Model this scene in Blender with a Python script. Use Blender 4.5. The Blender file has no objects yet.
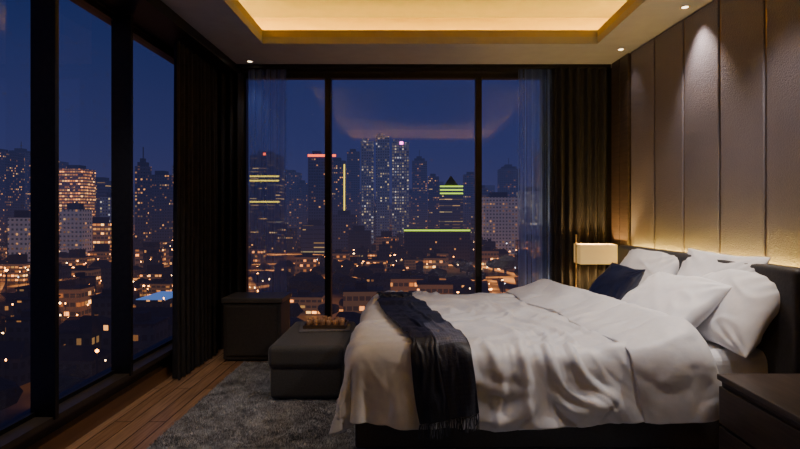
import bpy, bmesh, math, random, time
from mathutils import Vector, Matrix, noise
random.seed(7)
T0=time.time()
S=bpy.context.scene
COL=S.collection
R=math.radians

# ------------------------------------------------------------------ helpers
def link(o): COL.objects.link(o); return o
def empty(name,loc,label=None,cat=None,kind=None,group=None):
    o=bpy.data.objects.new(name,None); o.location=loc; o.empty_display_size=.1; link(o); tag(o,label,cat,kind,group); return o
def tag(o,label=None,cat=None,kind=None,group=None):
    if label:o["label"]=label
    if cat:o["category"]=cat
    if kind:o["kind"]=kind
    if group:o["group"]=group
    return o
def child(o,p):
    o.parent=p; o.matrix_parent_inverse=Matrix.Translation(-Vector(p.location)); return o
def fin(name,bm,mat,loc=(0,0,0),rz=0,smooth=False,parent=None):
    me=bpy.data.meshes.new(name)
    bmesh.ops.recalc_face_normals(bm,faces=bm.faces)
    bm.to_mesh(me); bm.free()
    if mat: me.materials.append(mat)
    if smooth:
        for p in me.polygons:p.use_smooth=True
    o=bpy.data.objects.new(name,me); o.location=loc; o.rotation_euler=(0,0,rz); link(o)
    if parent: child(o,parent)
    return o
def box(name,x0,x1,y0,y1,z0,z1,mat,bev=0,seg=2,parent=None,rz=0):
    bm=bmesh.new(); bmesh.ops.create_cube(bm,size=1)
    sx,sy,sz=x1-x0,y1-y0,z1-z0
    for v in bm.verts: v.co=Vector((v.co.x*sx,v.co.y*sy,(v.co.z+.5)*sz))
    if bev: bmesh.ops.bevel(bm,geom=list(bm.edges),offset=bev,segments=seg,profile=.6,affect='EDGES')
    return fin(name,bm,mat,((x0+x1)/2,(y0+y1)/2,z0),rz,bev>.012,parent)
def addbox(bm,x0,x1,y0,y1,z0,z1):
    r=bmesh.ops.create_cube(bm,size=1)
    for v in r['verts']: v.co=Vector(((x0+x1)/2+v.co.x*(x1-x0),(y0+y1)/2+v.co.y*(y1-y0),(z0+z1)/2+v.co.z*(z1-z0)))
def boxes(name,lst,mat,parent=None,loc=(0,0,0)):
    bm=bmesh.new()
    for b in lst: addbox(bm,*b)
    for v in bm.verts: v.co-=Vector(loc)
    return fin(name,bm,mat,loc,0,False,parent)
def quad(name,pts,mat,parent):
    me=bpy.data.meshes.new(name); me.from_pydata(pts,[],[(0,1,2,3)]); me.materials.append(mat)
    o=link(bpy.data.objects.new(name,me)); child(o,parent); return o
def lathe(name,prof,mat,loc,seg=24,parent=None):
    bm=bmesh.new(); rings=[]
    for r,z in prof:
        rings.append([bm.verts.new((max(r,1e-4)*math.cos(2*math.pi*i/seg),max(r,1e-4)*math.sin(2*math.pi*i/seg),z)) for i in range(seg)])
    for a,b in zip(rings,rings[1:]):
        for i in range(seg): bm.faces.new((a[i],a[(i+1)%seg],b[(i+1)%seg],b[i]))
    bm.faces.new(rings[0]); bm.faces.new(rings[-1])
    return fin(name,bm,mat,loc,0,True,parent)

# ------------------------------------------------------------------ materials
def newmat(name):
    m=bpy.data.materials.new(name); m.use_nodes=True; nt=m.node_tree
    return m,nt,nt.nodes['Principled BSDF']
def N(nt,t,**k):
    n=nt.nodes.new(t)
    for a,b in k.items(): setattr(n,a,b)
    return n
def coords(nt,scale=(1,1,1),kind='Object'):
    tc=N(nt,'ShaderNodeTexCoord'); mp=N(nt,'ShaderNodeMapping'); mp.inputs['Scale'].default_value=scale
    nt.links.new(tc.outputs[kind],mp.inputs[0]); return mp.outputs[0]
def simple(name,c1,c2=None,rough=.6,scale=20,bump=.1,metal=0,stretch=(1,1,1),sheen=0,spec=.5,dist=.01):
    m,nt,b=newmat(name); co=coords(nt,stretch)
    no=N(nt,'ShaderNodeTexNoise'); no.inputs['Scale'].default_value=scale; no.inputs['Detail'].default_value=5
    nt.links.new(co,no.inputs[0])
    cr=N(nt,'ShaderNodeValToRGB'); cr.color_ramp.elements[0].position=.3; cr.color_ramp.elements[1].position=.7
    cr.color_ramp.elements[0].color=(*c1,1); cr.color_ramp.elements[1].color=(*(c2 or c1),1)
    nt.links.new(no.outputs[0],cr.inputs[0]); nt.links.new(cr.outputs[0],b.inputs['Base Color'])
    b.inputs['Roughness'].default_value=rough; b.inputs['Metallic'].default_value=metal
    b.inputs['Sheen Weight'].default_value=sheen; b.inputs['Specular IOR Level'].default_value=spec
    if bump:
        bp=N(nt,'ShaderNodeBump'); bp.inputs['Strength'].default_value=bump; bp.inputs['Distance'].default_value=dist
        nt.links.new(no.outputs[0],bp.inputs['Height']); nt.links.new(bp.outputs[0],b.inputs['Normal'])
    return m
def emis(name,col,s,nosample=False):
    m,nt,b=newmat(name); b.inputs['Base Color'].default_value=(*col,1)
    b.inputs['Emission Color'].default_value=(*col,1); b.inputs['Emission Strength'].default_value=s
    if nosample: m.cycles.emission_sampling='NONE'
    return m
def MA(nt,op,a,b=None):
    n=N(nt,'ShaderNodeMath',operation=op)
    for i,x in enumerate((a,b)):
        if x is None: continue
        if isinstance(x,(int,float)): n.inputs[i].default_value=x
        else: nt.links.new(x,n.inputs[i])
    return n.outputs[0]

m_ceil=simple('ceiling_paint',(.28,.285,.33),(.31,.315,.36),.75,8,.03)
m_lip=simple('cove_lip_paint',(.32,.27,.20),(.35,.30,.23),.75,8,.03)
m_tray=simple('tray_painted_falloff',(.22,.18,.105),(.24,.20,.125),.8,8,.03)  # darker than the cove walls: light falloff painted into the colour
m_cove=simple('cove_wall_painted_glow',(.76,.56,.12),(.78,.58,.14),.8,8,.03)  # saturated gold: LED glow painted into the wall colour
m_wall=simple('dark_wall',(.035,.032,.035),(.045,.04,.042),.7,12,.05)
m_frame=simple('window_frame_metal',(.012,.012,.014),(.02,.02,.022),.4,30,.02,metal=.5)
m_sill=simple('sill_dark',(.03,.024,.02),(.045,.035,.03),.4,15,.03)
m_base=simple('baseboard_wood',(.14,.08,.045),(.22,.13,.07),.35,9,.03,stretch=(1,.1,1))
m_drape=simple('drape_fabric',(.017,.017,.021),(.029,.028,.034),.9,60,.2,sheen=.0,spec=.2,stretch=(1,1,.2))
m_leather=simple('black_leather',(.026,.024,.027),(.038,.036,.039),.5,60,.15,sheen=.1)
m_bench=simple('charcoal_bench_fabric',(.033,.033,.038),(.055,.055,.062),.8,120,.2,sheen=.15)
m_black=simple('black_lacquer',(.055,.05,.05),(.075,.069,.068),.35,10,.03)
m_stand=simple('dark_walnut',(.038,.028,.025),(.080,.058,.050),.35,6,.05,stretch=(8,.8,8))
m_linen=simple('white_linen',(.66,.66,.70),(.71,.71,.75),.46,30,.2,sheen=.1,dist=.005)
m_pillow=simple('white_pillowcase',(.74,.74,.78),(.79,.79,.83),.55,25,.15,sheen=.1,dist=.005)
m_navy=simple('navy_satin',(.005,.007,.022),(.010,.013,.036),.42,15,.3,sheen=.0)
m_brass=simple('brass',(.55,.38,.16),(.62,.44,.2),.3,30,.02,metal=1)
m_bronze=simple('warm_bronze',(.22,.15,.09),(.28,.19,.11),.3,30,.02,metal=1)
m_led=emis('cove_led',(1,.60,.065),108)
m_led2=emis('headboard_led',(1,.62,.10),150)
m_lens=emis('downlight_lens',(1,.8,.5),6)

def panelmat():
    m,nt,b=newmat('wall_panel_leatherette'); co=coords(nt,(1,1,1))
    no=N(nt,'ShaderNodeTexNoise'); no.inputs['Scale'].default_value=120; no.inputs['Detail'].default_value=6; nt.links.new(co,no.inputs[0])
    n2=N(nt,'ShaderNodeTexNoise'); n2.inputs['Scale'].default_value=3; nt.links.new(co,n2.inputs[0])
    cr=N(nt,'ShaderNodeValToRGB'); cr.color_ramp.elements[0].color=(.130,.118,.148,1); cr.color_ramp.elements[1].color=(.175,.162,.198,1)
    nt.links.new(n2.outputs[0],cr.inputs[0]); nt.links.new(cr.outputs[0],b.inputs['Base Color'])
    b.inputs['Roughness'].default_value=.42
    bp=N(nt,'ShaderNodeBump'); bp.inputs['Strength'].default_value=.75; bp.inputs['Distance'].default_value=.008
    nt.links.new(no.outputs[0],bp.inputs['Height']); nt.links.new(bp.outputs[0],b.inputs['Normal'])
    return m
m_panel=panelmat()
def floormat():
    m,nt,b=newmat('wood_floor'); co=coords(nt,(1,1,1))
    mp=N(nt,'ShaderNodeMapping'); mp.inputs['Rotation'].default_value=(0,0,R(90)); nt.links.new(co,mp.inputs[0])
    br=N(nt,'ShaderNodeTexBrick'); br.inputs['Scale'].default_value=1; br.inputs['Brick Width'].default_value=1.3; br.inputs['Row Height'].default_value=.11
    br.inputs['Mortar Size'].default_value=.003; br.inputs['Color1'].default_value=(.26,.145,.09,1); br.inputs['Color2'].default_value=(.38,.225,.145,1); br.inputs['Mortar'].default_value=(.03,.018,.012,1)
    nt.links.new(mp.outputs[0],br.inputs[0])
    m2=N(nt,'ShaderNodeMapping'); m2.inputs['Scale'].default_value=(60,3,1); nt.links.new(co,m2.inputs[0])
    no=N(nt,'ShaderNodeTexNoise'); no.inputs['Scale'].default_value=1; no.inputs['Detail'].default_value=6; nt.links.new(m2.outputs[0],no.inputs[0])
    cr=N(nt,'ShaderNodeValToRGB'); cr.color_ramp.elements[0].position=.3; cr.color_ramp.elements[1].position=.75
    cr.color_ramp.elements[0].color=(.6,.6,.6,1); cr.color_ramp.elements[1].color=(1.2,1.17,1.12,1); nt.links.new(no.outputs[0],cr.inputs[0])
    mx=N(nt,'ShaderNodeMix',data_type='RGBA',blend_type='MULTIPLY'); mx.inputs['Factor'].default_value=1
    nt.links.new(br.outputs[0],mx.inputs[6]); nt.links.new(cr.outputs[0],mx.inputs[7]); nt.links.new(mx.outputs[2],b.inputs['Base Color'])
    b.inputs['Roughness'].default_value=.27
    bp=N(nt,'ShaderNodeBump'); bp.inputs['Strength'].default_value=.12; bp.inputs['Distance'].default_value=.004
    nt.links.new(no.outputs[0],bp.inputs['Height']); nt.links.new(bp.outputs[0],b.inputs['Normal'])
    return m
m_floor=floormat()
def glassmat():
    m,nt,b=newmat('window_glass'); nt.nodes.remove(b); out=nt.nodes['Material Output']
    fr=N(nt,'ShaderNodeFresnel'); fr.inputs[0].default_value=1.5
    tr=N(nt,'ShaderNodeBsdfTransparent'); tr.inputs[0].default_value=(.93,.95,1,1)
    gl=N(nt,'ShaderNodeBsdfGlossy'); gl.inputs['Roughness'].default_value=.0
    mx=N(nt,'ShaderNodeMixShader'); nt.links.new(fr.outputs[0],mx.inputs[0]); nt.links.new(tr.outputs[0],mx.inputs[1]); nt.links.new(gl.outputs[0],mx.inputs[2]); nt.links.new(mx.outputs[0],out.inputs[0])
    return m
m_glass=glassmat()
def sheermat():
    m,nt,b=newmat('sheer_voile'); out=nt.nodes['Material Output']
    b.inputs['Base Color'].default_value=(.16,.30,1,1); b.inputs['Roughness'].default_value=.9; b.inputs['Specular IOR Level'].default_value=0
    co=coords(nt,(40,40,.3)); no=N(nt,'ShaderNodeTexNoise'); no.inputs['Scale'].default_value=1; nt.links.new(co,no.inputs[0])
    tr=N(nt,'ShaderNodeBsdfTransparent'); tr.inputs[0].default_value=(.88,.91,1,1); tl=N(nt,'ShaderNodeBsdfTranslucent'); tl.inputs[0].default_value=(.6,.75,1,1)
    a=N(nt,'ShaderNodeMixShader'); a.inputs[0].default_value=.55; nt.links.new(b.outputs[0],a.inputs[1]); nt.links.new(tl.outputs[0],a.inputs[2])
    lw=N(nt,'ShaderNodeLayerWeight'); lw.inputs[0].default_value=.3
    f=MA(nt,'ADD',MA(nt,'MULTIPLY',lw.outputs['Facing'],.4),MA(nt,'ADD',MA(nt,'MULTIPLY',no.outputs[0],.25),.20))
    mx=N(nt,'ShaderNodeMixShader'); nt.links.new(f,mx.inputs[0]); nt.links.new(tr.outputs[0],mx.inputs[1]); nt.links.new(a.outputs[0],mx.inputs[2]); nt.links.new(mx.outputs[0],out.inputs[0])
    return m
m_sheer=sheermat()

# ------------------------------------------------------------------ camera / world
cam=bpy.data.cameras.new('camera'); co=bpy.data.objects.new('camera',cam); link(co)
co.location=(0,0,1.35); co.rotation_euler=(R(90),0,0); cam.lens=24; cam.sensor_width=36
cam.shift_x=-.015; cam.shift_y=-.0156; cam.clip_end=8000; S.camera=co
w=bpy.data.worlds.new('world'); S.world=w; w.use_nodes=True; nt=w.node_tree; bg=nt.nodes['Background']
tc=N(nt,'ShaderNodeTexCoord'); sp=N(nt,'ShaderNodeSeparateXYZ'); nt.links.new(tc.outputs['Generated'],sp.inputs[0])
cr=N(nt,'ShaderNodeValToRGB'); e=cr.color_ramp.elements; e[0].position=0; e[0].color=(.050,.048,.130,1); e[1].position=1; e[1].color=(.008,.016,.085,1)
k=e.new(.12); k.color=(.032,.038,.130,1); k=e.new(.35); k.color=(.014,.024,.105,1)
nt.links.new(sp.outputs[2],cr.inputs[0]); nt.links.new(cr.outputs[0],bg.inputs[0]); bg.inputs[1].default_value=1.0

# ------------------------------------------------------------------ room shell
YB=5.37; WR=lambda y:2.355-.064*y; AR=.0639
st='structure'
tag(box('floor',-2.25,2.6,-1.2,YB+.1,-.12,0,m_floor),'brown wood plank floor','floor',st)
cx0,cx1,cy0,cy1=-1.29,1.60,-.5,4.6
tag(boxes('ceiling',[
 (-2.25,2.6,cy1,YB+.1,2.8,2.86),(-2.25,2.6,-1.2,cy0,2.8,2.86),(-2.25,cx0,cy0,cy1,2.8,2.86),(cx1,2.6,cy0,cy1,2.8,2.86)],m_ceil),
 'pale lowered ceiling soffit around a recessed tray','ceiling',st)
g=.34
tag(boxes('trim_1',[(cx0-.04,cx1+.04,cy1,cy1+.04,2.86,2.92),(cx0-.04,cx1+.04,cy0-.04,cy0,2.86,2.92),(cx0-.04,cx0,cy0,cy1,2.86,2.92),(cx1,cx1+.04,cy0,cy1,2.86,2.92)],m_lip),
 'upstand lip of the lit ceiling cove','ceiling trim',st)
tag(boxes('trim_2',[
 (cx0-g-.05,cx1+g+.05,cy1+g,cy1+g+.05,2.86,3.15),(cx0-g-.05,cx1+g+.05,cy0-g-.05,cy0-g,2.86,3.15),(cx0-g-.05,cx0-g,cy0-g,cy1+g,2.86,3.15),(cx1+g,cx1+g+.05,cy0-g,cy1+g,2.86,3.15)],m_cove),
 'vertical faces of the ceiling cove with LED glow painted in gold','ceiling trim',st)
tag(boxes('trim_6',[(cx0-g-.05,cx1+g+.05,cy0-g-.05,cy1+g+.05,3.15,3.2)],m_tray),'raised tray ceiling with light falloff painted in darker tan','ceiling',st)
q_=.24
tag(boxes('led_strip',[(cx0-q_,cx1+q_,cy1+q_,cy1+q_+.02,2.862,2.875),(cx0-q_,cx1+q_,cy0-q_-.02,cy0-q_,2.862,2.875),(cx0-q_-.02,cx0-q_,cy0-q_,cy1+q_,2.862,2.875),(cx1+q_,cx1+q_+.02,cy0-q_,cy1+q_,2.862,2.875)],m_led),
 'warm yellow LED strip hidden on the ceiling cove ledge','light strip')
tag(boxes('wall_back',[(1.36,2.6,YB,YB+.12,0,2.8),(-2.25,-1.72,YB,YB+.12,0,2.8),(-1.72,1.36,YB,YB+.12,2.745,2.8),(-1.72,1.36,YB,YB+.12,0,.09)],m_wall),'dark wall surrounding the wide window','wall',st)
tag(box('wall_front',-2.25,2.6,-1.2,-1.08,0,2.8,m_wall),'dark plain wall','wall',st)
tag(box('wall_right',WR(2.1)+.0,WR(2.1)+.12,-1.4,5.6,0,2.8,m_wall,rz=AR),'dark wall behind upholstered panels','wall',st)
tag(boxes('wall_left',[(-2.2,-2.04,-1.08,YB,0,.22),(-2.2,-2.04,-1.08,YB,2.71,2.8),(-2.2,-2.04,4.95,YB,.22,2.71),(-2.2,-2.04,-1.08,-.6,.22,2.71)],m_sill),'dark low wall beneath full height glazing','wall',st)
tag(boxes('trim_3',[(-2.04,-1.72,-1.08,YB,2.72,2.8)],m_frame),'dark curtain pocket above side glazing','ceiling trim',st)
tag(boxes('trim_4',[(-1.72,1.95,YB-.14,YB,2.765,2.8)],m_frame),'dark curtain track recess above window','ceiling trim',st)
tag(boxes('baseboard_left',[(-2.04,-1.98,-1.08,4.8,0,.10)],m_base),'warm wood baseboard along the glazing','baseboard',st)
tag(boxes('trim_5',[(-2.06,-1.95,-1.08,4.8,.2,.235)],m_sill),'dark window ledge','window sill',st)

w1=empty('window_1',(-.18,YB,.09),'wide floor-to-ceiling window with black frame facing the city','window',st)
boxes('frame',[(-1.72,1.36,YB,YB+.08,2.70,2.745),(-1.72,1.36,YB,YB+.08,.09,.15),(-1.72,-1.67,YB,YB+.08,.15,2.7),(1.31,1.36,YB,YB+.08,.15,2.7)],m_frame,w1,(-.18,YB,.09))
for x in (-.845,.67): box('mullion',x-.03,x+.03,YB-.02,YB+.08,.15,2.70,m_frame,parent=w1)
for a,b in ((-1.67,-.875),(-.815,.64),(.70,1.31)): quad('pane',[(a,YB+.036,.15),(b,YB+.036,.15),(b,YB+.036,2.7),(a,YB+.036,2.7)],m_glass,w1)
w2=empty('window_2',(-2.1,2,.22),'full height side glazing with thick black mullions','window',st)
ys=[-.6,.35,1.3,2.12,2.90,3.68,4.88]
for i,y in enumerate(ys):
    boxes('mullion',[(-2.075,-1.94,y,y+.03,.22,2.71)],m_frame,w2,(-2.05,y,.22))
for a,b in zip(ys,ys[1:]): quad('pane',[(-2.075,a+.03,.235),(-2.075,b,.235),(-2.075,b,2.7),(-2.075,a+.03,2.7)],m_glass,w2)
boxes('frame',[(-2.09,-2.05,-.6,4.95,.22,.26),(-2.09,-2.05,-.6,4.95,2.67,2.71)],m_frame,w2)

seams=[4.84,4.42,4.0,3.58,3.16,2.74,2.32,1.90,1.48]
for i in range(len(seams)-1):
    a,b=seams[i+1]+.010,seams[i]-.010; ym=(a+b)/2; X=WR(ym)
    tag(box('wall_panel',X-.065,X-.005,a,b,1.0,2.795,m_panel,.012,3,rz=AR),'taupe leatherette upholstered wall panel with fine texture','wall panel',group='upholstered wall panels')
    X=WR(seams[i]); tag(box('panel_trim',X-.055,X-.035,seams[i]-.006,seams[i]+.006,1.0,2.795,m_bronze,rz=AR),'slim bronze strip between wall panels','trim',group='bronze panel strips')
for a,b in ((4.855,5.02),(5.03,5.20)):
    ym=(a+b)/2; X=WR(ym)
    tag(box('wall_panel',X-.08,X-.005,a,b,.0,2.795,m_stand,.006,2,rz=AR),'narrow dark wood wall panel beside the drape','wall panel',group='dark wood wall panels')
tag(box('wall_cladding',WR(3.2)-.03,WR(3.2),1.5,4.85,0,1.0,m_stand,rz=AR),'dark wood lower wall cladding behind headboard','wall panel')
tag(box('led_strip',WR(3.78)-.10,WR(3.78)-.085,2.78,4.80,1.002,1.012,m_led2,rz=AR),'warm LED strip glowing behind the headboard','light strip')

# ------------------------------------------------------------------ curtains
def drape(name,p0,p1,z0,z1,amp,wl,mat,label,seed=0,cat='curtain'):
    p0=Vector(p0);p1=Vector(p1); L=(p1-p0).length; d=(p1-p0)/L; n=Vector((-d.y,d.x))
    ns=int(L/.006); nz=16
    bm=bmesh.new(); rows=[]
    for j in range(nz+1):
        t=j/nz; z=z1+(z0-z1)*t; row=[]
        for i in range(ns+1):
            s=L*i/ns
            wob=.3*noise.noise((s*4,seed,t*.6))
            a=amp*(.65+.35*t+.3*noise.noise((s*2.2,seed+5,t*.8)))
            q=p0+d*(s+wob*wl*.25*t)+n*(a*math.sin(2*math.pi*(s/wl)+wob*4)+.2*a*math.sin(2*math.pi*s/wl*2.3+seed))
            row.append(bm.verts.new((q.x,q.y,z)))
        rows.append(row)
    for a,b in zip(rows,rows[1:]):
        for i in range(ns): bm.faces.new((a[i],a[i+1],b[i+1],b[i]))
    c=Vector(((p0.x+p1.x)/2,(p0.y+p1.y)/2,z0))
    for v in bm.verts: v.co-=c.to_3d()
    o=fin(name,bm,mat,c,0,True); tag(o,label,cat); return o
drape('blackout_curtain',(1.40,5.24),(1.93,5.24),.01,2.76,.045,.085,m_drape,'dark charcoal pleated curtain beside the bedside lamp',1)
drape('blackout_curtain',(-1.89,5.1),(-1.89,4.25),.01,2.715,.045,.09,m_drape,'dark charcoal pleated curtain over the side glazing',2)
drape('blackout_curtain',(-1.93,5.26),(-1.66,5.26),.01,2.715,.035,.08,m_drape,'dark charcoal pleated curtain filling the room corner',3)
drape('sheer_curtain',(-1.62,5.27),(-1.24,5.27),.02,2.76,.016,.075,m_sheer,'translucent bluish sheer curtain beside the corner drape',4)
drape('sheer_curtain',(1.05,5.27),(1.38,5.27),.02,2.76,.016,.075,m_sheer,'translucent bluish sheer curtain beside the dark drape',5)

# ------------------------------------------------------------------ cloth
def grid_mesh(name,f,nu,nv,mat):
    me=bpy.data.meshes.new(name)
    V=[f(i/nu,j/nv) for i in range(nu+1) for j in range(nv+1)]; k=nv+1
    Fc=[(i*k+j,(i+1)*k+j,(i+1)*k+j+1,i*k+j+1) for i in range(nu) for j in range(nv)]
    me.from_pydata(V,[],Fc)
    if mat: me.materials.append(mat)
    for p in me.polygons:p.use_smooth=True
    return link(bpy.data.objects.new(name,me))
def bake(o,frames):
    m=[m for m in o.modifiers if m.type=='CLOTH'][0]
    m.point_cache.frame_start=1; m.point_cache.frame_end=frames+5; S.frame_start=1; S.frame_end=frames+5
    for f in range(1,frames+1): S.frame_set(f)
    dg=bpy.context.evaluated_depsgraph_get(); me=bpy.data.meshes.new_from_object(o.evaluated_get(dg))
    o.modifiers.clear(); o.data=me
    S.frame_set(1); print('bake',o.name,round(time.time()-T0,1),'s')
def cloth(o,mass=.3,tens=15,bend=.5,damp=1,dist=.012,selfc=True,q=5,sd=.012,fr=5):
    m=o.modifiers.new('c','CLOTH'); s=m.settings; s.quality=q; s.mass=mass; s.tension_stiffness=tens; s.compression_stiffness=tens; s.shear_stiffness=5; s.bending_stiffness=bend; s.air_damping=damp
    c=m.collision_settings; c.distance_min=dist; c.use_self_collision=selfc; c.self_distance_min=sd; c.friction=fr; c.self_friction=fr; c.collision_quality=3
    return m
colliders=[]
def collider(x0,x1,y0,y1,z0,z1,bev=.05):
    o=box('col',x0,x1,y0,y1,z0,z1,None,bev,3); md=o.modifiers.new('c','COLLISION'); o.collision.thickness_outer=.01; o.collision.cloth_friction=20; colliders.append(o); return o
MX0,MY0,MY1,MZ=-.33,2.90,4.83,.58
cA=collider(MX0,2.3,MY0,MY1,.0,MZ,.07)
cC=collider(-2,3,1.5,5.5,-.1,.0,0)
HX=lambda y:1.53-.36*(y-2.8)/2.0
NU,NV=120,130
Y0D=2.53
def duv(u,v):
    y0=Y0D+.13*max(0,1-u/.3)**1.6
    y=y0+(5.10-y0)*v
    hx=HX(y); foot=MX0-.38+.10*max(0,1-v/.22)**1.6; x=foot+(hx-foot)*u
    n=noise.noise((x*1.4,y*1.4,2)); n2=noise.noise((x*2.2+y*2,y*1.0-x,3))
    fold=math.sin((x*.42+y*.9)*9+4*n)*.040+math.sin((x*.95-y*.55)*13+5*n2)*.024
    fade=min(1,(1-u)*7)
    return (x,y,.66+(n*.03+n2*.03+fold+.03)*fade)
duvet=grid_mesh('duvet',duv,NU,NV,m_linen)
vg=duvet.vertex_groups.new(name='pin')
pins=[NU*(NV+1)+j for j in range(NV+1) if MY0+.06<Y0D+(5.10-Y0D)*j/NV<MY1-.06]
vg.add(pins,1.0,'REPLACE')
m=cloth(duvet,.35,22,1.5,1.5,dist=.015,selfc=False,q=7,fr=25); m.settings.vertex_group_mass='pin'
bake(duvet,38)
dv=[v.co.copy() for v in duvet.data.vertices]; df=[tuple(p.vertices) for p in duvet.data.polygons]
K=NV+1; last=[NU*K+j for j in range(K)]
nf=22; r_=.048; FL=.40; step=(1.9+.38)/NU
newrows=[]
for k in range(1,nf+1):
    row=[]
    for j in range(K):
        b=dv[last[j]]; prev=dv[last[j]-K*4]; d=(b-prev); d.normalize()
        jn=min(j+1,K-1); jp=max(j-1,0); tv=(dv[last[jn]]-dv[last[jp]]).normalized(); nrm=d.cross(tv).normalized()
        s=k/nf; nn=noise.noise((j*.05,s*2,7))
        if k<=7:
            a=math.pi*k/7; p=b+d*(r_*math.sin(a)*1.4)+nrm*(r_*(1-math.cos(a)))
        else:
            q=(k-7)/(nf-7); back=FL*q*(1+.25*noise.noise((j*.04,1,1))); idx=min(NU-1,int(back/step)); src=dv[last[j]-K*min(idx,NU)]
            p=src+nrm*(max(.022,2*r_*(1-.74*q**2)+(.022*nn+.007*math.sin(j*.24+q*5+3*nn))*(1-q**3)))
        row.append(p)
    newrows.append(row)
V=dv+[p for r in newrows for p in r]; base=len(dv)
Fc=list(df); prevrow=last
for k in range(nf):
    cur=[base+k*K+j for j in range(K)]
    for j in range(K-1): Fc.append((prevrow[j],cur[j],cur[j+1],prevrow[j+1]))
    prevrow=cur
me=bpy.data.meshes.new('duvet'); me.from_pydata(V,[],Fc); me.materials.append(m_linen); duvet.data=me
bm=bmesh.new(); bm.from_mesh(me)
for _ in range(3): bmesh.ops.smooth_vert(bm,verts=bm.verts,factor=.5,use_axis_x=True,use_axis_y=True,use_axis_z=True)
bmesh.ops.subdivide_edges(bm,edges=list(bm.edges),cuts=1,use_grid_fill=True)
bm.normal_update()
nv_=[v.normal.copy() for v in bm.verts]
def ridge(t,w=3.2,p=1.5): return (1-min(1,abs(t)*w))**p
for v,nr in zip(bm.verts,nv_):
    x,y,z=v.co
    zz=z if y<2.95 else .5
    wv=noise.noise((x*1.5,y*1.5,zz*1.5))
    ca,sa=.86,.51
    a1=(x*ca+y*sa*.6+zz*.1); b1=(-x*sa+y*ca+zz)
    c1=noise.noise((a1*4.2+wv*2.2,b1*1.1,2))
    a2=(x*.35-y*.93); b2=(x*.93+y*.35+zz)
    c2=noise.noise((a2*4.6+wv*2,b2*1.0,9))
    c3=noise.noise((a1*11+wv*3,b1*2.6,5)); c4=noise.noise((a2*16+wv*4,b2*4,8))
    msk=.3+.7*min(1,max(0,noise.noise((x*2,y*2,zz*2+3))*2.5+.3))
    rg=ridge(c1,3.0)*.023+ridge(c2,3.4)*.013*(1 if zz==.5 else .2)+(ridge(c3,4,1.2)*.0065+ridge(c4,4,1.2)*.003)*msk
    v.co+=nr*rg*(1 if nr.z>-.2 else .3)
bm.to_mesh(me); bm.free()
duvet.modifiers.new('c','COLLISION'); duvet.collision.thickness_outer=.03; duvet.collision.cloth_friction=20
# throw
A=Vector((-.15,4.42)); B=Vector((.15,2.9)); D=(B-A).normalized(); P=Vector((-D.y,D.x))
TW=.31
def thr(u,v):
    s=u*1.96; c=A+D*s; c=c+P*((v-.5)*TW*(1-.15*u)); return (c.x,c.y,.77+.018*math.sin(v*20+1.5*math.sin(u*5))+.006*math.sin(u*25))
throw=grid_mesh('throw_blanket',thr,110,28,m_navy)
vg=throw.vertex_groups.new(name='pin'); vg.add(list(range(29)),1.0,'REPLACE')
for j in range(29): throw.data.vertices[j].co.z=.69
m=cloth(throw,.3,15,.3,1.5,dist=.012,selfc=False,q=6,fr=20); m.settings.vertex_group_mass='pin'
bake(throw,36)
duvet.modifiers.clear()
for c in colliders: bpy.data.objects.remove(c)
def recenter(o):
    c=Vector((0,0,0)); vs=[v.co for v in o.data.vertices]; n=len(vs)
    for v in vs:c+=v
    c/=n; c.z=min(v.z for v in vs)
    for v in o.data.vertices:v.co-=c
    o.location=c
hem=[throw.data.vertices[i].co.copy() for i in range(len(throw.data.vertices)-29,len(throw.data.vertices))]
recenter(duvet); recenter(throw)
for o,t in ((duvet,.022),(throw,.008)):
    for p in o.data.polygons:p.use_smooth=True
    s=o.modifiers.new('sol','SOLIDIFY'); s.thickness=t; s.offset=0
    if o is throw: b=o.modifiers.new('sub','SUBSURF'); b.levels=1; b.render_levels=1
tag(duvet,'thick white crumpled duvet draped over the bed','duvet')
tag(throw,'navy blue throw blanket with fringe draped over the bed','blanket')
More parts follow.
